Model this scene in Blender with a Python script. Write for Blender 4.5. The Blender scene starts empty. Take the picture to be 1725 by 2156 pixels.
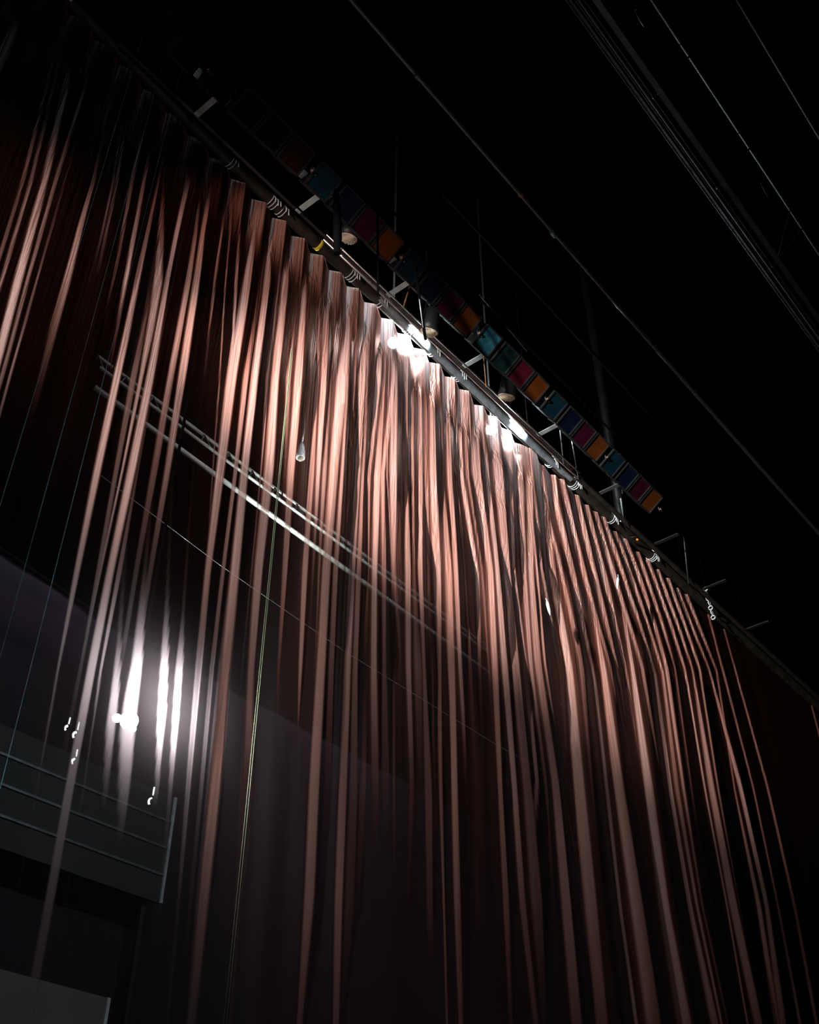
import bpy, bmesh, math, random
import numpy as np
from mathutils import Vector, Matrix
random.seed(7)
S = bpy.context.scene
C = S.collection
S.view_settings.view_transform = 'Standard'
S.view_settings.look = 'None'
S.view_settings.exposure = 0
EYE = 1.6                                   # camera height above the stage floor

# ------------------------------------------------------------------ camera
F = 2304.0
CX, CY = 862.5, 1078.0
up = np.array([8, -2878, 2304.]); up /= np.linalg.norm(up)
ax = np.array([2438, 1852, 2304.]); ax -= ax.dot(up) * up; ax /= np.linalg.norm(ax)
ay = np.cross(up, ax)
RM = np.array([ax, ay, up])                 # stage axes: x along the curtain, y towards it, z up

def P(px, py, Y):
    """measured photo point -> stage point on the vertical plane y = Y"""
    d = RM @ np.array([px - CX, py - CY, F])
    d = d * Y / d[1]
    return Vector((d[0], d[1], d[2] + EYE))

cam = bpy.data.cameras.new('camera')
co = bpy.data.objects.new('camera', cam); C.objects.link(co)
rot = Matrix([[RM[i][0], -RM[i][1], -RM[i][2]] for i in range(3)])
co.matrix_world = Matrix.Translation((0, 0, EYE)) @ rot.to_4x4()
cam.sensor_fit = 'VERTICAL'; cam.sensor_height = 24.0
cam.lens = F / 2156 * 24.0
cam.clip_start = 0.05; cam.clip_end = 200
S.camera = co

# ------------------------------------------------------------------ materials
def nmat(name):
    m = bpy.data.materials.new(name); m.use_nodes = True
    nt = m.node_tree; nt.nodes.clear()
    return m, nt, nt.nodes, nt.links

def simple(name, col, rough=.5, metal=0., var=.35, scale=6., bump=0.0, stretch=(1, 1, 1), emit=0., spec=.5):
    m, nt, N, L = nmat(name)
    o = N.new('ShaderNodeOutputMaterial'); b = N.new('ShaderNodeBsdfPrincipled')
    L.new(b.outputs[0], o.inputs[0])
    tc = N.new('ShaderNodeTexCoord'); mp = N.new('ShaderNodeMapping'); mp.inputs['Scale'].default_value = stretch
    no = N.new('ShaderNodeTexNoise'); no.inputs['Scale'].default_value = scale; no.inputs['Detail'].default_value = 5
    L.new(tc.outputs['Object'], mp.inputs[0]); L.new(mp.outputs[0], no.inputs['Vector'])
    r = N.new('ShaderNodeValToRGB')
    r.color_ramp.elements[0].position = .3; r.color_ramp.elements[1].position = .7
    r.color_ramp.elements[0].color = (*[c * (1 - var) for c in col], 1)
    r.color_ramp.elements[1].color = (*[min(1, c * (1 + var)) for c in col], 1)
    L.new(no.outputs[0], r.inputs[0]); L.new(r.outputs[0], b.inputs['Base Color'])
    b.inputs['Roughness'].default_value = rough; b.inputs['Metallic'].default_value = metal
    b.inputs['Specular IOR Level'].default_value = spec
    if emit:
        L.new(r.outputs[0], b.inputs['Emission Color']); b.inputs['Emission Strength'].default_value = emit
    if bump:
        bp = N.new('ShaderNodeBump'); bp.inputs['Strength'].default_value = bump; bp.inputs['Distance'].default_value = .01
        L.new(no.outputs[0], bp.inputs['Height']); L.new(bp.outputs[0], b.inputs['Normal'])
    return m

def emitter(name, col, s):
    m, nt, N, L = nmat(name)
    o = N.new('ShaderNodeOutputMaterial'); e = N.new('ShaderNodeEmission')
    e.inputs[0].default_value = (*col, 1); e.inputs[1].default_value = s
    L.new(e.outputs[0], o.inputs[0]); return m

def film_material():
    m, nt, N, L = nmat('copper film')
    def val(op, a, b=None, c=None):
        n = N.new('ShaderNodeMath'); n.operation = op
        for i, v in enumerate((a, b, c)):
            if v is None: continue
            if isinstance(v, (int, float)): n.inputs[i].default_value = v
            else: L.new(v, n.inputs[i])
        return n.outputs[0]
    out = N.new('ShaderNodeOutputMaterial')
    tc = N.new('ShaderNodeTexCoord'); mp = N.new('ShaderNodeMapping')
    mp.inputs['Scale'].default_value = (46, 46, 1.1)
    L.new(tc.outputs['Object'], mp.inputs[0])
    no = N.new('ShaderNodeTexNoise'); no.inputs['Scale'].default_value = 1.0; no.inputs['Detail'].default_value = 3
    L.new(mp.outputs[0], no.inputs['Vector'])
    # puckers fade away below the batten
    sx = N.new('ShaderNodeSeparateXYZ'); L.new(tc.outputs['Object'], sx.inputs[0])
    mr = N.new('ShaderNodeMapRange'); mr.inputs[1].default_value = 6.2; mr.inputs[2].default_value = 10.0
    mr.inputs[3].default_value = 0.04; mr.inputs[4].default_value = .95
    L.new(sx.outputs[2], mr.inputs[0])
    bp = N.new('ShaderNodeBump'); bp.inputs['Distance'].default_value = .03
    L.new(no.outputs[0], bp.inputs['Height']); L.new(mr.outputs[0], bp.inputs['Strength'])
    # slow colour drift in the cloth
    mp2 = N.new('ShaderNodeMapping'); mp2.inputs['Scale'].default_value = (7, 7, .12)
    L.new(tc.outputs['Object'], mp2.inputs[0])
    n2 = N.new('ShaderNodeTexNoise'); n2.inputs['Scale'].default_value = 1.; n2.inputs['Detail'].default_value = 2
    L.new(mp2.outputs[0], n2.inputs['Vector'])
    cr = N.new('ShaderNodeValToRGB'); cr.color_ramp.elements[0].position = .35; cr.color_ramp.elements[1].position = .65
    cr.color_ramp.elements[0].color = (.64, .30, .23, 1); cr.color_ramp.elements[1].color = (.68, .42, .37, 1)
    L.new(n2.outputs[0], cr.inputs[0])
    at = N.new('ShaderNodeAttribute'); at.attribute_name = 'gather'       # folded layers, with the traced stripe brightness put into them
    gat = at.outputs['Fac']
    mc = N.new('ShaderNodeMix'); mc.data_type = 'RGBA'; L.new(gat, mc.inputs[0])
    mc.inputs[6].default_value = (.40, .10, .06, 1); L.new(cr.outputs[0], mc.inputs[7])  # red bounced light in the gaps is put into this colour
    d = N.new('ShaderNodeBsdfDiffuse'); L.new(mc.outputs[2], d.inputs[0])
    t = N.new('ShaderNodeBsdfTranslucent'); t.inputs[0].default_value = (.50, .42, .42, 1)
    g = N.new('ShaderNodeBsdfAnisotropic') if hasattr(bpy.types, 'ShaderNodeBsdfAnisotropic') else N.new('ShaderNodeBsdfGlossy')
    g.inputs['Color'].default_value = (.98, .66, .58, 1); g.inputs['Roughness'].default_value = .5
    for s in (d, t, g): L.new(bp.outputs[0], s.inputs['Normal'])
    m1 = N.new('ShaderNodeMixShader'); m1.inputs[0].default_value = .25
    L.new(d.outputs[0], m1.inputs[1]); L.new(t.outputs[0], m1.inputs[2])
    m2 = N.new('ShaderNodeMixShader'); m2.inputs[0].default_value = .22
    L.new(m1.outputs[0], m2.inputs[1]); L.new(g.outputs[0], m2.inputs[2])
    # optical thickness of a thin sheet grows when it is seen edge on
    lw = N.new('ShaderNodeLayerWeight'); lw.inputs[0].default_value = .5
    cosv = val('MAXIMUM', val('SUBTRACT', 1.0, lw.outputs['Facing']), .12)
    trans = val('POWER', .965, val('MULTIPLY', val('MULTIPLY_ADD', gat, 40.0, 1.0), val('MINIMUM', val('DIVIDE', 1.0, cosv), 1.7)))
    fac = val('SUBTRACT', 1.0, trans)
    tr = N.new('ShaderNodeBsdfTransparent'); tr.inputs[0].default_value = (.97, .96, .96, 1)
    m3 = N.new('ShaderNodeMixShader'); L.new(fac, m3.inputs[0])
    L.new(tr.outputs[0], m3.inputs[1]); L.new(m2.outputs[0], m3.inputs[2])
    L.new(m3.outputs[0], out.inputs[0])
    return m

M = dict(
    film=film_material(),
    batten=simple('aged black pipe', (.024, .021, .014), .6, .1, .6, 9),
    steel=simple('bright steel', (.62, .66, .66), .28, 1., .12, 12),
    dull=simple('dull steel', (.10, .125, .13), .5, .6, .25, 8),
    matte=simple('matte black', (.002, .002, .002), 1., 0., .1, 8, spec=0.),
    dcord=simple('dim blue cord', (.05, .13, .15), .6, 0, .5, 2, spec=.1),
    black=simple('black paint', (.012, .013, .014), .5, 0., .3, 8),
    grey=simple('grey paint', (.33, .42, .43), .55, .1, .25, 10),
    ribbed=simple('ribbed alloy', (.30, .35, .34), .45, .5, .5, 3, stretch=(1.5, 40, 40)),
    brown=simple('varnished brown', (.26, .14, .06), .5, 0, .4, 12, stretch=(.4, 3, 3)),
    alloy=simple('bare aluminium', (.75, .78, .74), .35, .6, .1, 6),
    rope=simple('green cord', (.26, .32, .19), .7, 0, .15, 30),
    cyan=simple('pale blue cord', (.30, .62, .66), .5, 0, .3, 4),
    white=simple('white plastic', (.75, .85, .88), .4, 0, .1, 20),
    tape=simple('silver hem tape', (.42, .50, .56), .38, .45, .3, 14, bump=.4),
    yellow=simple('yellow tape', (.75, .62, .04), .6, 0, .1, 20),
    lens=simple('cream ribbed lens', (.72, .68, .52), .35, 0, .15, 10, stretch=(1, 12, 1)),
    g_orange=simple('orange gel', (.09,.024,.004), .35, 0, .2, 8),
    g_purple=simple('purple gel', (.028,.003,.012), .3, 0, .3, 8),
    g_crimson=simple('crimson gel', (.055,.004,.011), .3, 0, .3, 8),
    g_navy=simple('navy gel', (.002,.006,.016), .3, 0, .4, 8),
    g_blue=simple('blue gel', (.003,.018,.030), .3, 0, .3, 8),
    g_cyan=simple('cyan gel', (.02,.10,.13), .2, 0, .6, 10),
    g_teal=simple('teal gel', (.004,.014,.016), .3, 0, .6, 10),
    g_amber=simple('amber gel', (.022,.014,.004), .4, 0, .7, 14),
    backdrop=simple('mauve backdrop', (.020, .0165, .022), 1., 0, .12, .6, spec=0.),
    flat=simple('blue grey flat', (.009, .016, .020), .8, 0, .2, 1.4),
    flat2=simple('olive grey flat', (.08, .085, .07), .8, 0, .2, 1.4),
    dark=simple('black masking', (.0012, .0012, .0013), 1., 0, .3, 2, spec=0.),
    floorm=simple('black stage floor', (.02, .02, .021), .5, 0, .4, 3),
    bulb=emitter('lamp glow', (.93, .97, 1.), 60.),
    amberbulb=emitter('amber indicator', (1., .35, .03), .9),
)

# ------------------------------------------------------------------ mesh helpers
class MB:
    def __init__(s): s.bm = bmesh.new()
    def box(s, c, d, R=None):
        mt = Matrix.Translation(c)
        if R is not None: mt = mt @ R.to_4x4()
        bmesh.ops.create_cube(s.bm, size=1, matrix=mt @ Matrix.Diagonal((*d, 1))); return s
    def bar(s, a, b, w, h):
        a = Vector(a); b = Vector(b); d = (b - a)
        q = d.to_track_quat('X', 'Z').to_matrix()
        return s.box((a + b) / 2, (d.length, w, h), q)
    def tube(s, pts, r, n=12, cap=True):
        pts = [Vector(p) for p in pts]; rings = []
        for i, p in enumerate(pts):
            t = (pts[min(i + 1, len(pts) - 1)] - pts[max(i - 1, 0)]).normalized()
            ref = Vector((0, 0, 1)) if abs(t.z) < .95 else Vector((0, 1, 0))
            u = t.cross(ref).normalized(); v = t.cross(u)
            rr = r[i] if isinstance(r, (list, tuple)) else r
            rings.append([s.bm.verts.new(p + (u * math.cos(k * 2 * math.pi / n) + v * math.sin(k * 2 * math.pi / n)) * rr) for k in range(n)])
        for a, b in zip(rings, rings[1:]):
            for k in range(n):
                f = s.bm.faces.new((a[k], a[(k + 1) % n], b[(k + 1) % n], b[k])); f.smooth = True
        if cap: s.bm.faces.new(rings[0]); s.bm.faces.new(rings[-1][::-1])
        return s
    def sphere(s, c, r, sc=(1, 1, 1)):
        bmesh.ops.create_icosphere(s.bm, subdivisions=2, radius=r, matrix=Matrix.Translation(c) @ Matrix.Diagonal((*sc, 1)))
        return s
    def ring(s, c, R, r, axis='X', n=20, a0=0, a1=2 * math.pi):
        full = abs(a1 - a0 - 2 * math.pi) < 1e-6
        pts = []
        for k in range(n + 1):
            a = a0 + (a1 - a0) * k / n
            o = {'X': (0, math.cos(a), math.sin(a)), 'Z': (math.cos(a), math.sin(a), 0), 'Y': (math.cos(a), 0, math.sin(a))}[axis]
            pts.append(Vector(c) + Vector(o) * R)
        return s.tube(pts, r, 6, not full)
    def build(s, name, mat, parent=None, bevel=0):
        bmesh.ops.recalc_face_normals(s.bm, faces=s.bm.faces)
        me = bpy.data.meshes.new(name); s.bm.to_mesh(me); s.bm.free()
        me.materials.append(mat)
        o = bpy.data.objects.new(name, me); C.objects.link(o)
        if parent:
            o.parent = parent; o.matrix_parent_inverse = Matrix.Identity(4)
            o.location = -Vector(parent.location)
        if bevel:
            b = o.modifiers.new('bevel', 'BEVEL'); b.width = bevel; b.segments = 2
        return o

def tag(o, label, cat, group=None):
    o['label'] = label; o['category'] = cat
    if group: o['group'] = group
    return o
def thing(name, loc, label, cat, group=None):
    o = bpy.data.objects.new(name, None); C.objects.link(o); o.location = loc; o.empty_display_size = .1
    return tag(o, label, cat, group)
def struct(o): o['kind'] = 'structure'; return o
V = Vector

# ------------------------------------------------------------------ the setting
struct(MB().box((9, 3, -.1), (60, 40, .2)).build('floor', M['floorm']))
struct(MB().box((9, 23, 10), (60, .3, 20.4)).build('wall_back', M['dark']))
struct(MB().box((39, 3, 10), (.3, 40, 20.4)).build('wall_right', M['dark']))
struct(MB().box((-21, 3, 10), (.3, 40, 20.4)).build('wall_left', M['dark']))
struct(MB().box((9, 3, 20.2), (60, 40, .3)).build('ceiling', M['dark']))

# ------------------------------------------------------------------ stage curtain
D = 5.0
# measured folds: (y, x, width, brightness) from the top down
T = [
 [(0,235,8,.2),(400,110,8,.4),(600,54,8,.5),(800,2,9,.5),(1000,-60,9,.4)],
 [(200,130,14,.3),(400,87,15,.45),(600,34,19,.8),(800,-16,18,.8)],
 [(200,105,8,.2),(400,58,8,.35),(600,0,9,.4)],
 [(200,90,8,.2),(400,41,8,.35),(600,-20,9,.4)],
 [(600,74,5,.35),(800,18,6,.55),(1000,-35,6,.4)],
 [(200,230,12,.1),(400,191,7,.35),(500,162,12,.6),(600,138,16,.6),(700,110,18,.35),(800,85,14,.12),(900,60,10,0)],
 [(250,255,6,.1),(400,233,4,.3),(500,212,5,.2),(600,190,4,0)],
 [(250,262,6,.1),(400,241,7,.3),(500,220,7,.2),(600,200,6,0)],
 [(200,320,6,.1),(400,273,8,.5),(550,246,7,.3),(700,215,5,0)],
 [(300,318,5,.1),(400,298,8,.65),(500,280,9,.7),(600,262,10,.75),(700,245,6,.3),(780,230,4,0)],
 [(400,329,4,.4),(500,308,8,.5),(600,287,12,.6),(700,267,14,.8),(800,245,16,.95),(1000,203,17,.85),(1200,163,12,.8),(1400,124,5,.5),(1650,80,4,.1)],
 [(400,340,4,.1),(500,336,14,.5),(600,331,20,.8),(700,315,16,.8),(800,296,9,.9),(1000,256,5,.85),(1200,212,5,.5),(1400,170,4,.1)],
 [(600,316,8,.1),(700,300,10,.4),(800,280,14,.6),(1000,243,10,.5),(1200,208,9,.4),(1400,172,6,.1)],
 [(350,402,5,.5),(400,392,9,.75),(500,370,10,.8),(600,350,10,.75),(800,315,17,.95),(1000,275,19,.95),(1200,233,16,.85),(1400,194,17,.85),(1650,148,18,.75),(1900,104,19,.6),(2130,61,20,.5)],
 [(1000,288,4,.3),(1200,252,10,.5),(1400,214,5,.6),(1500,200,3,.2)],
 [(400,420,4,.1),(500,410,7,.4),(600,395,11,.75),(800,358,14,.75),(1000,323,14,.45),(1200,287,10,.2),(1400,255,8,0)],
 [(350,450,5,.5),(400,443,8,.8),(500,425,9,.8),(600,412,14,.9),(800,382,17,.95),(1000,351,13,.65),(1200,317,10,.2),(1400,285,8,0)],
 [(400,478,3,.5),(500,465,5,.6),(600,451,6,.6),(700,440,5,.2),(800,430,4,0)],
 [(500,483,4,.6),(600,474,3,.7),(800,463,2.5,.5),(1000,448,2.5,.45),(1200,436,2.5,.1)],
 [(500,503,5,.4),(600,497,6,.9),(700,492,5,.8),(800,478,3,.6),(1000,455,2,.3),(1200,436,2,.1)],
 [(500,535,9,.6),(600,519,17,.95),(800,487,21,1),(1000,463,18,.97),(1200,438,13,.85),(1400,419,12,.7),(1650,397,9,.5),(1900,376,6,.1)],
 [(700,533,8,.3),(800,517,12,.7),(1000,495,8,.75),(1200,470,8,.6),(1400,447,8,.55),(1650,425,8,.2)],
 [(500,570,5,.6),(600,562,14,1),(800,536,16,1),(1000,514,17,1),(1200,495,20,.95),(1400,475,24,.8),(1650,453,29,.8),(1900,428,27,.75),(2130,405,20,.65)],
 [(700,575,5,.6),(800,563,7,.95),(1000,549,4,.7),(1200,530,3,.4)],
 [(500,608,4,.4),(600,600,14,1),(800,579,17,1),(1000,565,21,1),(1200,544,19,.95),(1400,529,16,.75),(1650,520,28,.5),(1800,510,24,.4),(1900,500,16,.3),(2130,484,12,.25)],
 [(700,620,5,.4),(800,607,12,.7),(1000,600,4,.2)],
 [(500,648,5,.2),(600,642,9,.95),(800,628,17,1),(1000,612,16,.95),(1200,600,12,.85),(1400,587,7,.5),(1600,580,4,.05)],
 [(600,675,4,.3),(800,668,8,.6),(1000,655,14,.75),(1200,642,13,.9),(1400,633,9,.85),(1500,629,5,.6),(1600,626,3,.1)],
 [(600,690,14,.25),(800,682,13,.9),(1000,670,9,.95),(1200,660,4,.4)],
 [(700,733,9,.8),(800,720,24,1),(1000,702,20,1),(1200,687,19,.97),(1400,676,21,.9),(1650,662,25,.85),(1900,651,25,.75),(2130,633,14,.5)],
 [(800,733,6,.6),(1000,721,8,.85),(1200,707,11,.85),(1400,698,13,.6),(1650,690,17,.4),(1900,675,12,.2)],
 [(900,690,6,.5),(1000,683,10,.8),(1200,672,5,.7),(1400,664,3,.3)],
 [(1000,736,10,.8),(1200,726,4,.7),(1400,716,3,.3)],
 [(700,772,9,.8),(800,762,17,1),(1000,752,16,1),(1200,741,15,.95),(1400,731,18,.85),(1650,722,21,.85),(1900,713,19,.8),(2130,708,15,.55)],
 [(900,770,7,.7),(1000,764,7,.9),(1200,756,11,.85),(1400,748,12,.7),(1650,745,20,.7),(1900,736,22,.5),(2130,722,10,.1)],
 [(700,802,8,.7),(800,797,13,1),(1000,776,10,.8),(1200,776,4,.6),(1400,765,14,.1),(1650,765,15,.5),(1900,752,16,.25)],
 [(800,810,5,.5),(1000,794,15,1),(1200,789,12,.95),(1400,787,14,.75),(1650,790,20,.35),(1900,790,10,.1)],
 [(700,838,8,.7),(800,830,10,.97),(1000,806,9,.85),(1200,809,10,.75),(1400,810,10,.5),(1650,812,18,.35)],
 [(800,845,4,.3),(1000,815,3,.8),(1200,824,5,.6),(1400,829,7,.25),(1650,830,6,.4),(1900,830,6,.1)],
 [(800,863,6,.6),(1000,828,17,.95),(1200,829,9,.6),(1400,845,6,.2)],
 [(800,878,8,.5),(1000,855,9,.8),(1200,859,13,.85),(1400,860,12,.75),(1650,868,11,.3),(1900,860,8,.05)],
 [(800,905,14,.6),(1000,868,9,.8),(1200,872,6,.3),(1400,880,18,.5),(1650,885,12,.15)],
 [(800,925,16,.8),(1000,886,9,.95),(1200,885,12,.9),(1400,893,8,.55),(1650,902,17,.45),(1900,905,15,.4)],
 [(850,940,10,.8),(1000,898,8,.6),(1200,902,7,.75),(1400,908,9,.5),(1650,916,5,.15)],
 [(900,925,14,.9),(1000,912,15,1),(1200,920,19,.92),(1400,925,11,.7),(1650,928,8,.7),(1900,935,5,.75),(2130,941,5,.5)],
 [(900,960,9,.7),(1000,932,5,.5),(1200,945,15,.95),(1400,950,17,.9),(1650,957,14,.9),(1900,963,15,.75),(2130,970,11,.5)],
 [(900,975,9,.7),(1000,947,11,.97),(1200,960,11,.9),(1400,969,9,.85),(1500,975,8,.6),(1650,982,5,.1)],
 [(1000,960,5,.6),(1200,980,5,.7),(1400,990,8,.35),(1650,1003,6,.1),(1900,1005,14,.2)],
 [(900,990,9,.7),(1000,972,10,.95),(1200,1004,11,.95),(1400,1010,8,.35),(1650,1020,6,.05)],
 [(1000,985,6,.7),(1200,1016,5,.5),(1400,1030,5,.4)],
 [(1000,1004,20,.95),(1200,1033,13,.97),(1400,1042,14,.85),(1650,1053,10,.75),(1900,1066,14,.6),(2130,1075,8,.3)],
 [(1000,1026,9,.8),(1200,1048,10,.97),(1400,1063,14,.95),(1650,1083,12,.8),(1900,1100,14,.5),(2130,1126,12,.4)],
 [(1000,1050,22,.95),(1200,1068,15,.97),(1400,1085,20,.95),(1650,1110,20,.55),(1900,1130,26,.5),(2130,1145,14,.2)],
 [(1000,1076,8,.8),(1200,1082,8,.95),(1400,1105,14,.65),(1650,1132,8,.6),(1900,1113,4,.1)],
 [(1000,1095,14,.9),(1200,1103,12,.75),(1400,1118,8,.75),(1650,1150,6,.3),(1900,1165,8,.15)],
 [(1000,1116,14,.95),(1200,1118,12,.92),(1400,1133,15,.75),(1650,1170,17,.8),(1900,1192,22,.8),(2130,1212,24,.6)],
 [(1000,1140,13,.97),(1200,1131,5,.9),(1400,1148,5,.9),(1650,1190,4,.4),(1900,1222,10,.3)],
 [(1060,1160,10,.95),(1200,1141,6,.8),(1400,1180,10,.6),(1650,1197,4,.3)],
 [(1060,1180,12,.95),(1200,1163,16,.97),(1400,1198,17,1),(1650,1218,27,.9),(1900,1243,29,.75),(2130,1265,28,.55)],
 [(1060,1150,6,.8),(1200,1182,8,.9),(1400,1225,12,.6),(1650,1247,6,.35)],
 [(1060,1172,12,.95),(1200,1205,14,.85),(1400,1249,6,.95),(1650,1277,8,.85),(1900,1305,7,.9),(2130,1337,8,.8)],
 [(1060,1196,11,.95),(1200,1229,12,.9),(1400,1285,6,.5),(1500,1305,3,.2)],
 [(1090,1226,11,.95),(1200,1251,12,.9),(1400,1300,6,.6),(1550,1325,3,.3)],
 [(1105,1247,10,.95),(1200,1271,12,.95),(1400,1317,7,.7),(1600,1345,3,.2)],
 [(1250,1243,3,.3),(1320,1256,7,.8),(1400,1270,13,.95),(1650,1302,23,.8),(1900,1340,29,.7),(2130,1373,34,.6)],
 [(1120,1268,10,.95),(1200,1291,11,.95),(1300,1322,9,.9),(1400,1352,8,.7),(1650,1395,3,.1)],
 [(1230,1302,3,.3),(1300,1315,7,.8),(1400,1331,9,.97),(1650,1365,20,.9),(1900,1397,24,.75),(2130,1437,32,.6)],
 [(1140,1290,10,.95),(1200,1311,10,.95),(1300,1345,8,.9),(1400,1377,6,.85),(1650,1410,8,.9),(1900,1452,9,.75),(2130,1500,17,.6)],
 [(1160,1313,9,.95),(1200,1328,9,.95),(1300,1362,7,.9),(1400,1393,6,.75),(1650,1424,9,.6),(1900,1467,6,.75),(2130,1515,5,.7)],
 [(1180,1336,9,.95),(1200,1344,9,.95),(1300,1376,7,.9),(1400,1403,8,.85),(1650,1438,6,.85),(1900,1478,4,.4),(2130,1528,5,.3)],
 [(1200,1358,9,.95),(1300,1392,7,.9),(1400,1421,4,.5),(1650,1455,3,.3)],
 [(1218,1380,9,.95),(1300,1410,7,.9),(1400,1441,5,.8),(1650,1483,4,.8),(1900,1530,4,.8),(2130,1570,4,.6)],
 [(1240,1402,8,.95),(1320,1431,6,.9),(1400,1457,4,.6),(1650,1497,13,.85),(1900,1543,17,.8),(2130,1592,18,.6)],
 [(1258,1423,8,.9),(1330,1449,6,.9),(1400,1472,5,.8),(1650,1511,4,.7),(1900,1556,3,.2)],
 [(1278,1444,7,.9),(1340,1468,5,.85),(1400,1492,4,.7),(1650,1558,9,.85),(1900,1614,9,.8),(2130,1645,14,.5)],
 [(1296,1465,7,.85),(1400,1507,4,.5),(1650,1545,3,.5),(1900,1597,9,.8),(2130,1632,12,.4)],
 [(1400,1520,5,.5),(1650,1585,4,.5),(1900,1637,5,.5),(2130,1680,6,.5)],
 [(1450,1560,4,.5),(1650,1615,5,.5),(1900,1672,6,.5),(2130,1715,7,.5)],
]
xs_top = np.array([-6, .3*5, .74*5, 1.11*5, 2.04*5, 2.53*5, 3.3*5, 30])
zs_top = np.array([8.9, 8.88, 8.66, 8.65, 8.54, 8.54, 8.575, 8.6])
def ztop(x): return np.interp(x, xs_top, zs_top)

def plane_rz(px, py):
    d = RM @ np.array([px - CX, py - CY, F]); return d[0] / d[1], d[2] / d[1]

T += [
 [(1200,305,8,.1),(1400,288,22,.5),(1517,270,30,.7),(1650,262,24,.5),(1760,255,10,0)],
 [(1250,352,6,.1),(1400,346,15,.5),(1517,340,16,.6),(1600,334,10,.3),(1700,328,8,0)],
 [(1300,385,6,.1),(1400,378,14,.45),(1517,370,13,.5),(1650,360,8,.1)],
 [(1350,250,8,.1),(1450,243,16,.5),(1517,235,18,.6),(1600,228,14,.3),(1700,220,8,0)],
]
tracks = []
for tr in T:
    if tr[0][1] > 835 and tr[0][1] > tr[1][1] and tr[0][0] < 1100: tr = tr[1:]
    rows = []
    for (y, x, w, b) in tr:
        w = w * 1.16 + .4
        r0, z0 = plane_rz(x - w / 2, y); r1, z1 = plane_rz(x + w / 2, y)
        rows.append(((z0 + z1) / 2 * D, (r0 + r1) / 2, r1 - r0, b))
    rows.sort()
    tracks.append(np.array(rows).T)

rng = np.random.RandomState(3)
# pleats beyond the frame on both sides, of the same kind
for r0 in list(np.arange(-1.2, .28, .07)) + list(np.arange(3.25, 5.4, .11)):
    w = rng.uniform(.015, .03) * (1 if r0 < 1 else 1.8)
    r0 = r0 + rng.uniform(-.02, .02)
    tracks.append(np.array([(-2, r0 + rng.uniform(-.02, .02), w * 1.2, .6), (4, r0, w, .7), (8.5, r0, w * .6, .4)]).T)

# samples along the curtain (r = x / distance)
r_fine = [-1.2]
while r_fine[-1] < 5.4:
    r = r_fine[-1]
    r_fine.append(r + (.0011 if .25 < r < 1.0 else .0015 if .25 < r < 1.7 else .0026 if 0 < r < 3.4 else .01))
r_fine = np.array(r_fine)
zrows = np.concatenate([np.linspace(8.6, 6.4, 30), np.linspace(6.3, 1.0, 40), np.linspace(.5, -1.58, 6)])

def sstep(a, b, x):
    t = np.clip((x - a) / (b - a + 1e-9), 0, 1); return t * t * (3 - 2 * t)

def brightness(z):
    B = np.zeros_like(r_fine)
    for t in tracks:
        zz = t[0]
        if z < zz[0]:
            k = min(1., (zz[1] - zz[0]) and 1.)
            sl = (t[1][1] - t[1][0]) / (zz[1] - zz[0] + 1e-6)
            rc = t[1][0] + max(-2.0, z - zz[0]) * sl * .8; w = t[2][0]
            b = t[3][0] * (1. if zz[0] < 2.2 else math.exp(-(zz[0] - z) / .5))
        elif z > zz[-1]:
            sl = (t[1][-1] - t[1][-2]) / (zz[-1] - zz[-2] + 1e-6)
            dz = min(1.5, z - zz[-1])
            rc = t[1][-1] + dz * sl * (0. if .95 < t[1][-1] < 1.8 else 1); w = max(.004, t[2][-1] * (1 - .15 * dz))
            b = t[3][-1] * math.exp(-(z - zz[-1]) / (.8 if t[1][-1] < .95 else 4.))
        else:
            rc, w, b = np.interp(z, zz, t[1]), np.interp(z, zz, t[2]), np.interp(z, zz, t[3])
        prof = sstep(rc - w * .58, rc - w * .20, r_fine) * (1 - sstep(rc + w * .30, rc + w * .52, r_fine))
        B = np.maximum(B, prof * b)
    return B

def top_pattern():
    ph = np.mod((r_fine - .013) / .0525, 1.0)
    return sstep(.0, .06, ph) * (1 - sstep(.68, .74, ph))

def smooth(a, dx_r):
    """mean over a window in r"""
    cs = np.concatenate([[0], np.cumsum(a * np.gradient(r_fine))])
    lo = np.searchsorted(r_fine, r_fine - dx_r); hi = np.searchsorted(r_fine, r_fine + dx_r)
    hi = np.minimum(hi, len(r_fine) - 1)
    return (cs[hi] - cs[lo]) / np.maximum(r_fine[hi] - r_fine[lo], 1e-6)

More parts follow.
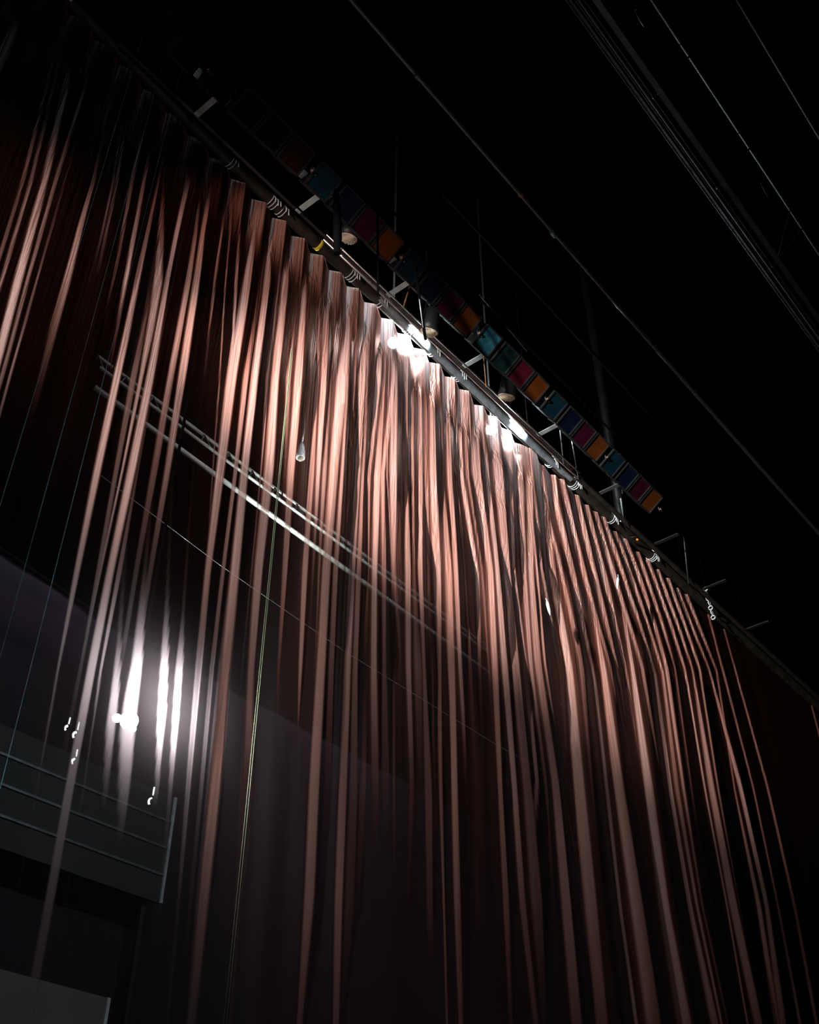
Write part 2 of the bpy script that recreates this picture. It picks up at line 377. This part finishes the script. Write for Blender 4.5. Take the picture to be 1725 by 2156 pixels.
tp = top_pattern()
verts = []; gath = []; nr = len(r_fine)
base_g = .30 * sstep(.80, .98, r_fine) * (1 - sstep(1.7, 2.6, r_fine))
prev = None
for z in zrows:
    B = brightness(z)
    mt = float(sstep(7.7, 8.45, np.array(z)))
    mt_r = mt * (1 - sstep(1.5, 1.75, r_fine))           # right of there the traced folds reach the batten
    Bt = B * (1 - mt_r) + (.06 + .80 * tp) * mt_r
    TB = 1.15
    topfade = 1 - .93 * float(sstep(7.3, 8.1, np.array(z))) * (1 - sstep(.66, .80, r_fine))  # shade at the upper left, put in as thinner cloth
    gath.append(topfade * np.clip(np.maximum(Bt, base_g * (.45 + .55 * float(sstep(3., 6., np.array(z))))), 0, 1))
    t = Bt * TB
    # the sheet keeps to the curtain line: remove the local mean slope (weighted as the path integral sees it)
    for _ in range(6):
        den = np.clip(1 + r_fine * t, .12, None)
        num = smooth(t / den, .10) / np.maximum(smooth(1 / den, .10), 1e-6)
        t = t - num
    t = np.clip(t, -.85 / np.maximum(r_fine, .3), 1.4)
    y = D; x = r_fine[0] * D
    X = np.empty(nr); Yv = np.empty(nr)
    for i in range(nr):
        if i:
            r = r_fine[i]
            tt = t[i] - (D - y) * .9                     # gentle pull back to the line
            tt = max(tt, -.85 / max(r, .3))
            # next point along the facet that lies on ray r:  x + dx = r (y - tt dx)
            dx = (r * y - x) / (1 + r * tt)
            x += dx; y -= tt * dx
        X[i] = x; Yv[i] = y
    zw = z + (ztop(X) - 8.6) * max(0., (z - 4) / 4.6)
    verts.append(np.stack([X, Yv, zw + EYE], 1))
V3 = np.concatenate(verts)
nz = len(zrows)
idx = np.arange(nr * nz).reshape(nz, nr)
faces = np.stack([idx[:-1, :-1], idx[1:, :-1], idx[1:, 1:], idx[:-1, 1:]], -1).reshape(-1, 4)
me = bpy.data.meshes.new('curtain_cloth')
me.from_pydata(V3.tolist(), [], faces.tolist())
me.polygons.foreach_set('use_smooth', [True] * len(faces))
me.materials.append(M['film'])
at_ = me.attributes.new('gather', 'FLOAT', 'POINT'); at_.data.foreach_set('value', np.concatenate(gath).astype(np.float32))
curt = thing('stage_curtain', (8, 5, 0), 'tall copper pink sheer stage curtain in deep vertical folds hanging from the long batten', 'curtain')
oc = bpy.data.objects.new('curtain_cloth', me); C.objects.link(oc); oc.parent = curt; oc.location = (-8, -5, 0)

# silver tape along the middle of the top hem
m = MB()
N_ = 60; ring = []
for i in range(N_ + 1):
    x = 5.45 + (9.0 - 5.45) * i / N_
    k = math.sin(math.pi * i / N_) ** .6
    y0 = 4.90; z0 = ztop(x) + EYE
    w = .02 + .075 * k + .006 * math.sin(i * 1.7)
    pr = [(x, y0 + .02, z0 + .03), (x, y0 - .015, z0 + .01), (x, y0 - .005, z0 - w * .6), (x, y0 + .03, z0 - w)]
    ring.append([m.bm.verts.new(p) for p in pr])
for a, b in zip(ring, ring[1:]):
    for k in range(3):
        f = m.bm.faces.new((a[k], a[k + 1], b[k + 1], b[k])); f.smooth = True
m.build('hem_tape', M['tape'], curt)

# ------------------------------------------------------------------ batten the curtain hangs from
pts = [(x, 4.97, ztop(x) + EYE + .065) for x in np.arange(-5, 24, .5)]
bt = thing('curtain_batten', (8, 4.97, 10.2), 'long dark pipe batten along the top edge of the pink curtain', 'pipe')
MB().tube(pts, .062, 14).build('pipe', M['batten'], bt)
m = MB()
for x in np.arange(.6, 18, 1.9):
    m2 = MB().tube([(x, 4.97, ztop(x) + EYE + .1), (x, 4.97, 20.04)], .006, 6)
    m2.build('suspension_wire', M['matte'], bt)
for k, (px, py, mt_) in enumerate([(680, 532, 'yellow')]):
    p = P(px, py, 4.9)
    mm = MB().tube([(p.x - .02, 4.97, ztop(p.x) + EYE + .065), (p.x + .02, 4.97, ztop(p.x) + EYE + .065)], .065, 14)
    mm.build('tape_mark', M[mt_], bt)

# plastic ties knotted round the batten
ties = [(575, 435), (598, 452), (745, 565), (808, 630), (868, 735), (920, 772), (972, 805), (1170, 985), (1216, 1020), (1297, 1103), (1382, 1182), (500, 300)]
ties.sort()
ordn = ['first', 'second', 'third', 'fourth', 'fifth', 'sixth', 'seventh', 'eighth', 'ninth', 'tenth', 'eleventh', 'twelfth']
for k, (px, py) in enumerate(ties):
    p = P(px, py, 4.9); x = p.x; z0 = ztop(x) + EYE + .065
    m = MB()
    for j in range(2 + (k % 2)):
        xx = x + j * .035
        m.ring((xx, 4.97, z0), .069, .0045, 'X', 18)
        m.tube([(xx, 4.90, z0), (xx + .006, 4.885, z0 - .05), (xx + .015, 4.89, z0 - .10 - .02 * (j % 2))], .0055, 6)
    if px in (1216, 1297):
        m.tube([(x - .02, 4.87, z0), (x + .04, 4.86, z0 + .01)], .03, 10)
        m.ring((x + .06, 4.87, z0 - .01), .05, .009, 'Y', 12, -1.2, 1.2)
    tag(m.build('cable_tie', M['white']), 'white plastic tie around the curtain batten, %s one counting from the left' % ordn[k], 'cable tie', 'white ties along the curtain batten')

# ------------------------------------------------------------------ lighting bridge just in front of the curtain head
Z = lambda z: z + EYE
br = thing('lighting_bridge', (8, 4.4, 9.9), 'long steel lighting bridge with rails, cross bars and hangers above the curtain head', 'truss')
MB().tube([(2.0, 4.70, Z(8.40)), (4.4, 4.70, Z(8.375))], .014, 10).tube([(2.0, 4.66, Z(8.43)), (4.4, 4.66, Z(8.41))], .010, 10).build('rail_shaded', M['matte'], br)  # same rails further left, their shade put into a black colour
MB().tube([(4.4, 4.70, Z(8.375)), (8.75, 4.70, Z(8.33))], .014, 10).tube([(4.4, 4.66, Z(8.41)), (8.75, 4.66, Z(8.37))], .010, 10).build('guide_rail', M['steel'], br)
MB().bar((2.0, 4.72, Z(8.52)), (8.7, 4.72, Z(8.43)), .03, .05).build('rail_backing', M['black'], br)
MB().bar((8.75, 4.70, Z(8.32)), (16, 4.70, Z(8.38)), .05, .035).build('lower_chord', M['batten'], br)
MB().box((5.4, 4.47, Z(8.62)), (7.6, .016, .028)).build('conduit', M['brown'], br)
MB().box((5.1, 4.42, Z(8.50)), (7.6, .09, .02)).build('cable_tray', M['ribbed'], br)
MB().tube([(1.0, 4.02, Z(8.42)), (17, 4.02, Z(8.42))], .012, 8).build('outer_chord', M['matte'], br)
MB().tube([(1.0, 4.0, Z(9.5)), (17, 4.0, Z(9.5))], .02, 8).build('upper_chord', M['matte'], br)
for k, x in enumerate([1.5, 2.8, 4.05, 5.33, 6.57, 7.95, 9.28, 10.6, 11.9, 13.2]):
    MB().box((x, 4.53, Z(8.42)), (.055, .34, .014)).build('cross_bar', M['grey' if x < 9 else 'dull' if x < 10 else 'black'], br, .003)  # bars turn darker to the right, shade put into the paint
# hangers: pairs meeting at the rail
def hang(name, pa, pb, Y0, Y1, r, mat):
    a = P(*pa, Y0); b = P(*pb, Y1)
    d = (a - b)
    a = b + d * 1.0
    MB().tube([a, b], r, 8).build(name, M[mat], br)
hang('hanger', (795, 395), (796, 618), 4.0, 4.08, .011, 'matte')
hang('hanger', (866, 500), (896, 715), 4.0, 4.1, .014, 'matte')
hang('hanger_edge', (883, 630), (891, 690), 3.98, 4.07, .0035, 'alloy')
hang('hanger', (1172, 830), (1187, 978), 4.5, 4.68, .008, 'dull')
hang('hanger', (1192, 860), (1219, 1010), 4.5, 4.68, .008, 'steel')
hang('hanger', (1306, 955), (1311, 1040), 4.5, 4.68, .007, 'dull')
hang('hanger', (1307, 1050), (1315, 1100), 4.5, 4.68, .009, 'grey')
hang('hanger', (1440, 1130), (1450, 1230), 4.5, 4.68, .007, 'dull')
hang('hanger', (1018, 745), (1024, 815), 4.5, 4.6, .006, 'brown')
hang('hanger', (864, 600), (850, 645), 4.5, 4.6, .008, 'brown')
for (a, b) in [((1110, 740), (1010, 620))]:
    hang('brace', a, b, 4.0, 4.2, .006, 'black')
# thick masked post by the first spotlight
po = thing('masked_post', P(712, 535, 4.02), 'thick black post with a ragged silver edge hanging across the bridge rails', 'post')
a = P(708, 400, 3.95); b = P(710, 534, 4.02)
MB().tube([a, a.lerp(b, .5) + V((.01, 0, 0)), b], [.020, .036, .030], 10).build('post_body', M['matte'], po)
pp = []
for k in range(12):
    t = k / 11; c_ = b.lerp(a, t)
    pp.append(c_ + V((.028 + .014 * (k / 11 < .6) + .006 * math.sin(k * 2.3), -.012, 0)))
MB().tube(pp[:9], .0035, 6).build('silver_edge', M['alloy'], po)

# three spotlights on the bridge, aimed at the curtain head
spots = [(735, 490, 'leftmost, by the ragged black post'), (905, 688, 'middle one, behind the tapering black hanger'), (1068, 825, 'rightmost, over the second white glare')]
for k, (px, py, w) in enumerate(spots):
    p = P(px, py, 4.56)
    t = thing('spotlight', p, 'black spotlight with cream lens, ' + w, 'spotlight', 'spotlights hung from the bridge')
    ax_ = V((.15, .35, -.92)).normalized()
    MB().tube([p - ax_ * .22, p - ax_ * .18, p - ax_ * .02, p + ax_ * .06], [.04, .075, .085, .10], 20).build('housing', M['black'], t)
    m = MB()
    u = ax_.cross(V((1, 0, 0))).normalized()
    m.tube([p + ax_ * .055, p + ax_ * .066], .088, 20)
    for j in range(-3, 4):
        h = math.sqrt(max(0, .08 ** 2 - (j * .023) ** 2))
        c = p + ax_ * .068 + u * j * .023
        m.tube([c - V((h, 0, 0)), c + V((h, 0, 0))], .007, 6)
    m.build('lens', M['lens'], t)
    MB().bar(p + V((-.11, 0, 0)), p + V((-.11, -.05, .2)), .02, .008).bar(p + V((.11, 0, 0)), p + V((.11, -.05, .2)), .02, .008).bar(p + V((-.12, -.05, .2)), p + V((.12, -.05, .2)), .02, .008).build('yoke', M['black'], t)

# four-colour floodlights in a row along the outer side of the bridge
cols = {-5: 'baab', -4: 'bnaa', -3: 'baaa', -2: 'tnaa', -1: 'bnpo', 0: 'bnpo', 1: 'bnpo', 2: 'ctro', 3: 'bnpo', 4: 'bnpo', 5: 'bnpo'}
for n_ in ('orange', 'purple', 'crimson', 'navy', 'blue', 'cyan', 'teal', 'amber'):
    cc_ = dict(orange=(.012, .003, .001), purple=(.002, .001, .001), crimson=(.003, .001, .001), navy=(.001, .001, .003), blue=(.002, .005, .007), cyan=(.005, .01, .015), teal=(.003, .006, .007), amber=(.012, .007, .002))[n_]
    M['s_' + n_] = simple('sooty ' + n_ + ' gel', cc_, .6, 0, .5, 8, spec=.1)  # shade on the left units is put into these darker gel copies
gm = dict(b='g_blue', n='g_navy', p='g_purple', o='g_orange', c='g_cyan', t='g_teal', r='g_crimson', a='g_amber')
where = {-3: 'far upper left, first with amber cells', -2: 'next after the two amber ones, in deep shadow', -1: 'upper left of the ragged black post', 0: 'beside the ragged black post, right of it',
         1: 'between the middle and leftmost spotlights', 2: 'the one with a bright cyan cell', 3: 'just beyond the one with the cyan cell', 4: 'second beyond the one with the cyan cell'}
phi = math.radians(35)
e1 = V((1, 0, 0)); e2 = V((0, -math.cos(phi), math.sin(phi))); e3 = e1.cross(e2)
Rc = Matrix((e1, e2, e3)).transposed()
for k in range(-3, 5):
    xo = 4.857 + 1.235 * k
    base = V((xo - .40, 4.3, Z(8.43)))
    t = thing('cyclorama_light', base, 'four-cell colour floodlight on the lighting bridge, ' + where[k], 'floodlight', 'four-cell floodlights along the bridge')
    # e3 points down and away from the curtain -> cells face the audience side
    nrm = e3 if e3.z < 0 else -e3
    for j in range(4):
        cx = xo - .283 * (3 - j) - (.03 if j == 0 else 0)
        c = V((cx, 4.3, Z(8.43)))
        mt_ = gm[cols[k][j]]
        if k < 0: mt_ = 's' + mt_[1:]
        fr = MB()
        for s_ in (-1, 1):
            fr.box(c + e1 * .125 * s_, (.016, .262, .02), Rc).box(c + e2 * .125 * s_, (.262, .016, .02), Rc)
        f = fr.build('gel_frame', M['black'], t)
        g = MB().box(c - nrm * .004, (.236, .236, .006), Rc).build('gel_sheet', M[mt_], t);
        g.parent = f; g.location = (0, 0, 0)
        g['label'] = mt_.split('_')[1] + ' colour gel'
        MB().box(c - nrm * .10, (.25, .25, .17), Rc).build('housing', M['black'], t, .006)
    cl = V((xo + .22, 4.3, Z(8.43)))
    MB().ring(cl, .035, .007, 'Y', 14, -.6, 4.4).tube([cl + V((0, 0, .03)), cl + V((0, 0, .2))], .01, 6).build('clamp', M['dull'], t)
    MB().sphere(cl + V((-.03, -.02, -.03)), .013).build('knob', M['brown'], t)

# bare grip lights: tiny amber indicator past the bridge end
p = P(1342, 1136, 4.8)
t = thing('indicator_lamp', p, 'tiny glowing amber indicator lamp above the right end of the batten', 'lamp')
MB().sphere(p, .014).build('bulb', M['amberbulb'], t)
MB().tube([p + V((0, 0, .01)), p + V((0, 0, .05)), p + V((0, .12, .09))], .012, 8).build('holder', M['black'], t)

# chain of pale shackles on the right
a = P(1486, 1240, 4.85); b = P(1502, 1300, 4.85)
t = thing('hanging_chain', b, 'short pale blue chain hanging onto the batten at far right', 'chain')
for k in range(7):
    c = a.lerp(b, k / 6)
    MB().ring(c, .030, .009, 'Y' if k % 2 else 'X', 12).build('link', M['white'], t)
MB().tube([a, (a.x, a.y, 20.04)], .006, 6).build('lift_wire', M['matte'], t)

# ------------------------------------------------------------------ front pipe and far rigging towards the viewer
fp = thing('front_pipe', (6, 3, Z(8.42)), 'thin grey hanging pipe with couplers running high in front of the curtain', 'pipe')
pts = [(x, 3.0, Z(8.40 + .06 * ((x - 6) / 6) ** 2)) for x in np.arange(-2, 18, .6)]
MB().tube(pts, .022, 12).build('pipe', M['dull'], fp)
for (px, py) in [(880, 160), (1160, 490), (1240, 575), (1305, 655)]:
    p = P(px, py, 3.0)
    MB().tube([(p.x - .035, 3, Z(8.41)), (p.x + .035, 3, Z(8.41))], .029, 12).sphere((p.x, 3.03, Z(8.435)), .012).build('coupler', M['dull'], fp)
p = P(1098, 411, 3.0)
o = MB().sphere((p.x, 3, Z(8.405)), .030, (1.1, 1, 1)).build('joint_ball', M['brown'], fp); o['label'] = 'yellowish pipe joint'
o = MB().tube([P(1165, 492, 3.0) + V((-.03, 0, 0)), P(1165, 492, 3.0) + V((.04, 0, 0))], .024, 12).build('tape_band', M['cyan'], fp); o['label'] = 'teal tape band'
for x in (1.8, 4.6, 7.4, 10.2, 13.):
    MB().tube([(x, 3, Z(8.42)), (x, 3, 20.04)], .004, 6).build('suspension_wire', M['matte'], fp)

ct = thing('cable_truss', (6, 1.75, Z(8.83)), 'dark truss carrying a bundle of long cables across the upper right', 'truss')
for k, (yy, zz, r_) in enumerate([(1.80, 8.83, .006), (1.785, 8.84, .005), (1.77, 8.83, .009), (1.745, 8.84, .006), (1.72, 8.83, .012), (1.69, 8.85, .006)]):
    MB().tube([(1, yy, Z(zz)), (22, yy, Z(zz + .03))], r_, 8).build('cable_run', M['dull'], ct)
MB().box((11, 1.62, Z(8.88)), (21, .05, .02)).build('tray', M['dull'], ct)
MB().tube([(1, 1.40, Z(9.8)), (20, 1.4, Z(9.85))], .014, 8).build('chord', M['dull'], ct)
for k in range(7):
    x = 3.0 + k * 1.2
    MB().bar((x, 1.7, Z(8.87)), (x + .1, 1.3, Z(9.3)), .015, .01).build('cross_bar', M['dull'], ct)
    MB().tube([(x, 1.65, Z(8.88)), (x + .25, 1.4, Z(9.82))], .006, 6).build('lacing', M['dull'], ct)
for (px, py, rr, nm) in [(1350, 40, .11, 'upper'), (1612, 400, .12, 'lower')]:
    p = P(px, py, 1.7)
    tag(MB().ring(p, rr, .005, 'Y', 20, 2.2, 5.0).build('cable_loop', M['dull']), 'loose %s cable loop sagging under the dark truss at upper right' % nm, 'cable', 'slack cable loops')
tag(MB().tube([(2, .72, Z(8.75)), (22, .72, Z(8.85))], .010, 10).build('corner_pipe', M['dull']), 'faint thin pipe crossing the extreme upper right corner', 'pipe')
a = P(1238, 330, 5.6); 
tag(MB().tube([(11.6, 5.6, 10.9), (11.6, 5.6, 20.04)], .07, 12).build('drop_pipe', M['black']), 'faint upright pipe rising in the dark behind the front pipe', 'pipe')

# ------------------------------------------------------------------ behind the curtain
rt = thing('rear_truss', (8, 8, Z(8.5)), 'bright aluminium ladder truss seen through the curtain folds', 'truss')
MB().tube([(4.3, 8, Z(8.46)), (14, 8, Z(8.06))], .030, 10).build('lower_chord', M['alloy'], rt)
MB().tube([(4.3, 8, Z(8.77)), (14, 8, Z(8.42))], .020, 10).build('middle_chord', M['alloy'], rt)
MB().tube([(4.3, 8.1, Z(9.01)), (14, 8.1, Z(8.62))], .022, 10).build('upper_chord', M['alloy'], rt)
for k in range(47):
    x = 4.4 + k * .2
    f_ = (x - 3.4) / 10.6
    MB().tube([(x, 8.02, Z(8.80 - .38 * f_)), (x + (.1 if k % 2 else -.1), 8.09, Z(9.05 - .43 * f_))], .010, 6).build('lacing', M['dull'], rt)
for x in (4.5, 7.2, 10.8, 13.8):
    MB().tube([(x, 8.05, Z(8.6)), (x, 8.05, 20.04)], .008, 6).build('suspension_wire', M['matte'], rt)

tag(MB().tube([(4.3, 7.6, Z(7.05)), (6, 7.6, Z(6.85)), (8, 7.6, Z(6.72)), (11, 7.6, Z(6.7)), (14, 7.6, Z(6.8))], .004, 6).build('stay_wire', M['alloy']), 'thin slack wire sloping below the truss behind the curtain', 'wire')
# small hanging work light behind the folds
p = P(634, 950, 7.2)
t = thing('work_light', p, 'small pale hanging work light behind the curtain above the truss', 'lamp')
MB().tube([p + V((0, 0, -.11)), p + V((0, 0, 0)), p + V((0, 0, .10)), p + V((0, 0, .13))], [.055, .05, .03, .012], 12).build('shade', M['white'], t)
MB().tube([p + V((0, 0, .12)), p + V((.02, 0, .35)), p + V((.0, 0, .6))], .012, 6).build('flex', M['alloy'], t)
MB().tube([p + V((0, 0, .6)), (p.x, p.y, 20.04)], .004, 6).build('wire', M['matte'], t)
MB().sphere(p + V((0, 0, -.12)), .035).build('bulb', M['lens'], t)

# pale clips caught on the folds
for (x0, y0, x1, y1, w) in [(1151, 1262, 1159, 1296, 'larger one, lower and further left'), (1302, 1212, 1300, 1240, 'smaller one, upper right near the batten')]:
    a = P(x0, y0, 4.84); b = P(x1, y1, 4.84)
    m = MB().tube([a, a.lerp(b, .3), a.lerp(b, .7), b], [.004, .018, .016, .004], 8)
    m.ring(a, .014, .003, 'Y', 10)
    tag(m.build('cloth_clip', M['white']), 'slim pale clip on the right side curtain folds, ' + w, 'clip', 'pale clips on the curtain folds')

# cords
def cord(px, py, Y, zlo, zhi, r, mat, label, dbl=0):
    p = P(px, py, Y); m = MB()
    m.tube([(p.x, Y, zlo), (p.x + .01, Y, (zlo + zhi) / 2), (p.x, Y, zhi)], r, 6)
    if dbl: m.tube([(p.x + dbl, Y, zlo), (p.x + dbl, Y, (zlo + zhi) / 2), (p.x + dbl * .3, Y, zhi)], r, 6)
    return tag(m.build('rope', M[mat]), label, 'cord')
cord(521, 1650, 4.72, .02, Z(6.7), .0035, 'rope', 'pair of pale green cords hanging close in front of the curtain', .028)
cord(60, 860, 6.5, .01, 20.04, .004, 'dcord', 'pale blue cord at far left behind the curtain')
cord(150, 830, 6.5, .01, 20.04, .004, 'dcord', 'pale blue cord hanging behind the curtain right of the far left one')
cord(190, 900, 6.2, .01, 20.04, .0035, 'dcord', 'thin grey cord behind the curtain left of the bright broad fold')

# profile lamp low behind the curtain
LP = P(272, 1517, 5.38)
t = thing('low_lamp', LP, 'blazing white hanging lamp glaring through the lower left folds', 'lamp')
dirc = (V((0, 0, EYE)) - LP).normalized()
side = P(246, 1512, 5.38)
ln = MB().tube([LP, LP + dirc * .01], .058, 24).tube([side, side + dirc * .01], .028, 16).sphere(LP + V((.03, 0, -.035)), .035, (1, .4, 1)).build('lens', M['bulb'], t)
MB().tube([LP - dirc * .34, LP - dirc * .30, LP - dirc * .02, LP + dirc * .02], [.03, .045, .05, .052], 20, False).build('housing', M['black'], t)
bq = LP - dirc * .16 + V((.01, 0, 0))
MB().tube([bq + V((0, 0, .02)), (bq.x, bq.y, 20.04)], .012, 8).build('drop_arm', M['matte'], t)
MB().bar(bq + V((-.07, 0, .02)), bq + V((.07, 0, .02)), .02, .01).build('yoke', M['matte'], t)
for k, (px, py, h) in enumerate([(142, 1535, .09), (160, 1550, .11), (157, 1606, .10), (320, 1690, .12)]):
    p = P(px, py, 5.7)
    tt = MB().ring(p, h * .22, .009, 'Y', 12, 1.8, 4.0).tube([p + V((0, 0, h * .4)), p + V((.0, 0, h * .9))], .007, 6)
    hk = thing('metal_hook', p, 'small shiny metal hook near the blazing lamp, ' + ['furthest left', 'just left of the lamp, upper', 'just left of the lamp, lower', 'to the lower right of the lamp'][k], 'hook', 'small hooks around the lamp')
    tt.build('hook', M['white'], hk)
    MB().tube([p + V((0, 0, h * .9)), (p.x, p.y, 20.04)], .0015, 4).build('wire', M['matte'], hk)

# glare lamps right behind the curtain head
HL = []
for k, (px, py, w) in enumerate([(828, 722, 'left'), (1035, 905, 'right')]):
    p = P(px, py, 5.28); HL.append(p)
    t = thing('head_lamp', p, '%s one of two white lamps glaring through the curtain just under the batten' % w, 'lamp', 'lamps behind the curtain head')
    dd = (V((0, 0, EYE)) - p).normalized()
    MB().tube([p, p + dd * .01], .06, 24).build('lens', M['bulb'], t)
    MB().tube([p - dd * .22, p - dd * .18, p + dd * .015], [.04, .07, .075], 20, False).build('housing', M['black'], t)
    MB().tube([p - dd * .1 + V((0, 0, .08)), (p.x - dd.x * .1, p.y - dd.y * .1, 20.04)], .012, 8).build('drop_arm', M['black'], t)

# backdrop and flats far behind
bd = thing('backdrop', (15, 12, 0), 'dull mauve backdrop cloth hanging far behind the curtain, lit from above', 'backdrop')
m = MB(); nb = 90; rr_ = []
for i in range(nb + 1):
    x = 1 + 28 * i / nb; zt = Z(9.5 - .12 * min(x - 1, 6.5) + 0) if x < 20 else Z(8.72)
    yy = 12 + .01 * math.sin(i * 1.3)
    rr_.append((m.bm.verts.new((x, yy, zt)), m.bm.verts.new((x, yy, 0.0))))
for a, b in zip(rr_, rr_[1:]):
    f = m.bm.faces.new((a[0], a[1], b[1], b[0])); f.smooth = True
m.build('cloth', M['backdrop'], bd)
MB().tube([(1, 12, Z(9.52)), (7.5, 12, Z(8.74)), (29, 12, Z(8.74))], .04, 8).build('top_pipe', M['matte'], bd)

def flat(x0, x1, z0, z1, Y, mat, label, slats):
    t = thing('scenery_flat', ((x0 + x1) / 2, Y, 0), label, 'scenery flat')
    MB().box(((x0 + x1) / 2, Y, (z0 + z1) / 2 + EYE), (x1 - x0, .05, z1 - z0)).build('panel', M[mat], t)
    for k in range(slats):
        z = z0 + (z1 - z0) * (k + 1) / (slats + 1)
        MB().box(((x0 + x1) / 2, Y - .03, z + EYE), (x1 - x0, .03, .03)).build('rail', M['dull'], t)
    for xx in (x0 + .02, x1 - .02):
        MB().box((xx, Y - .03, (z0 + z1) / 2 + EYE), (.04, .04, z1 - z0)).build('stile', M['grey'], t)
    for xx in (x0 + .2, x1 - .2):
        MB().box((xx, Y + .1, (0 + z0 + EYE) / 2), (.06, .06, z0 + EYE)).build('prop_leg', M['black'], t)
flat(5.6, 8.95, 4.9, 6.35, 11.6, 'flat', 'blue grey scenery flat with horizontal rails seen through the lower left folds', 3)
flat(5.5, 8.1, 1.2, 3.5, 11.2, 'flat2', 'olive grey scenery flat at the bottom left corner behind the curtain', 1)

# ------------------------------------------------------------------ lights
def light(kind, loc, power, col=(1, 1, 1), size=.1, target=None, angle=60, blend=.6, sy=None):
    l = bpy.data.lights.new(kind.lower() + '_light', kind); l.energy = power; l.color = col
    if kind == 'SPOT': l.spot_size = math.radians(angle); l.spot_blend = blend; l.shadow_soft_size = size
    elif kind == 'POINT': l.shadow_soft_size = size
    elif kind == 'AREA':
        l.size = size
        if sy: l.shape = 'RECTANGLE'; l.size_y = sy
    o = bpy.data.objects.new(kind.lower() + '_light', l); C.objects.link(o); o.location = loc
    if target is not None:
        o.rotation_euler = (V(target) - V(loc)).to_track_quat('-Z', 'Y').to_euler()
    return o
# unseen key and fill spots added on the left, raking across the folds
light('SPOT', (-1.0, 3.2, 7.0), 8000, (1, .93, .90), .10, (9.6, 5, 9.1), 29, 1.0)
light('SPOT', (-1.0, 3.2, 9.4), 400, (1, .93, .92), .10, (8, 5, 5.0), 54, 1.0)
light('SPOT', (-5.0, 2.6, 9.0), 1300, (.92, .97, 1), .15, (3.3, 5, 7.3), 24, .95)
light('SPOT', (-1.0, 3.2, 7.0), 900, (1, .72, .62), .10, (4.7, 5, 9.9), 18, .9)  # unseen warm fill added to redden the left pleats
# lamps behind the head and the low lamp, plus unseen added lights
for p in HL:
    light('POINT', p + V((0, -.12, -.04)), 170, (.90, .96, 1.), .05)
    light('SPOT', (p.x - .02, 4.66, p.z - .06), 260, (.85, .96, 1.), .03, (p.x - .02, 5, p.z - .20), 66, .7)  # unseen spot added in front of the cloth for the hot patch
light('SPOT', LP + dirc * .08, 260, (.92, .95, 1.), .05, LP + V((-.05, -1, 0)), 138, .9)
light('POINT', LP + dirc * .10, 48, (.95, .93, .96), .05)
light('SPOT', (7.0, 7.75, Z(7.3)), 300, (.9, 1., .95), .1, (7.2, 8, Z(8.6)), 112, .8)  # unseen spot added below the rear truss to brighten it
light('AREA', (9.5, 11.5, Z(9.6)), 85, (.85, .83, 1.), 9, (9.5, 12, Z(8.2)), sy=.2)  # unseen strip light added to brighten the top of the backdrop
light('AREA', (6, 1.0, 3.5), 1.0, (.6, .95, 1.), 3, (7, 4.3, 10))  # unseen faint cool fill added for the rigging

w = bpy.data.worlds.new('world'); S.world = w; w.use_nodes = True
bg = w.node_tree.nodes['Background']; bg.inputs[0].default_value = (.3, .8, 1, 1); bg.inputs[1].default_value = .0002
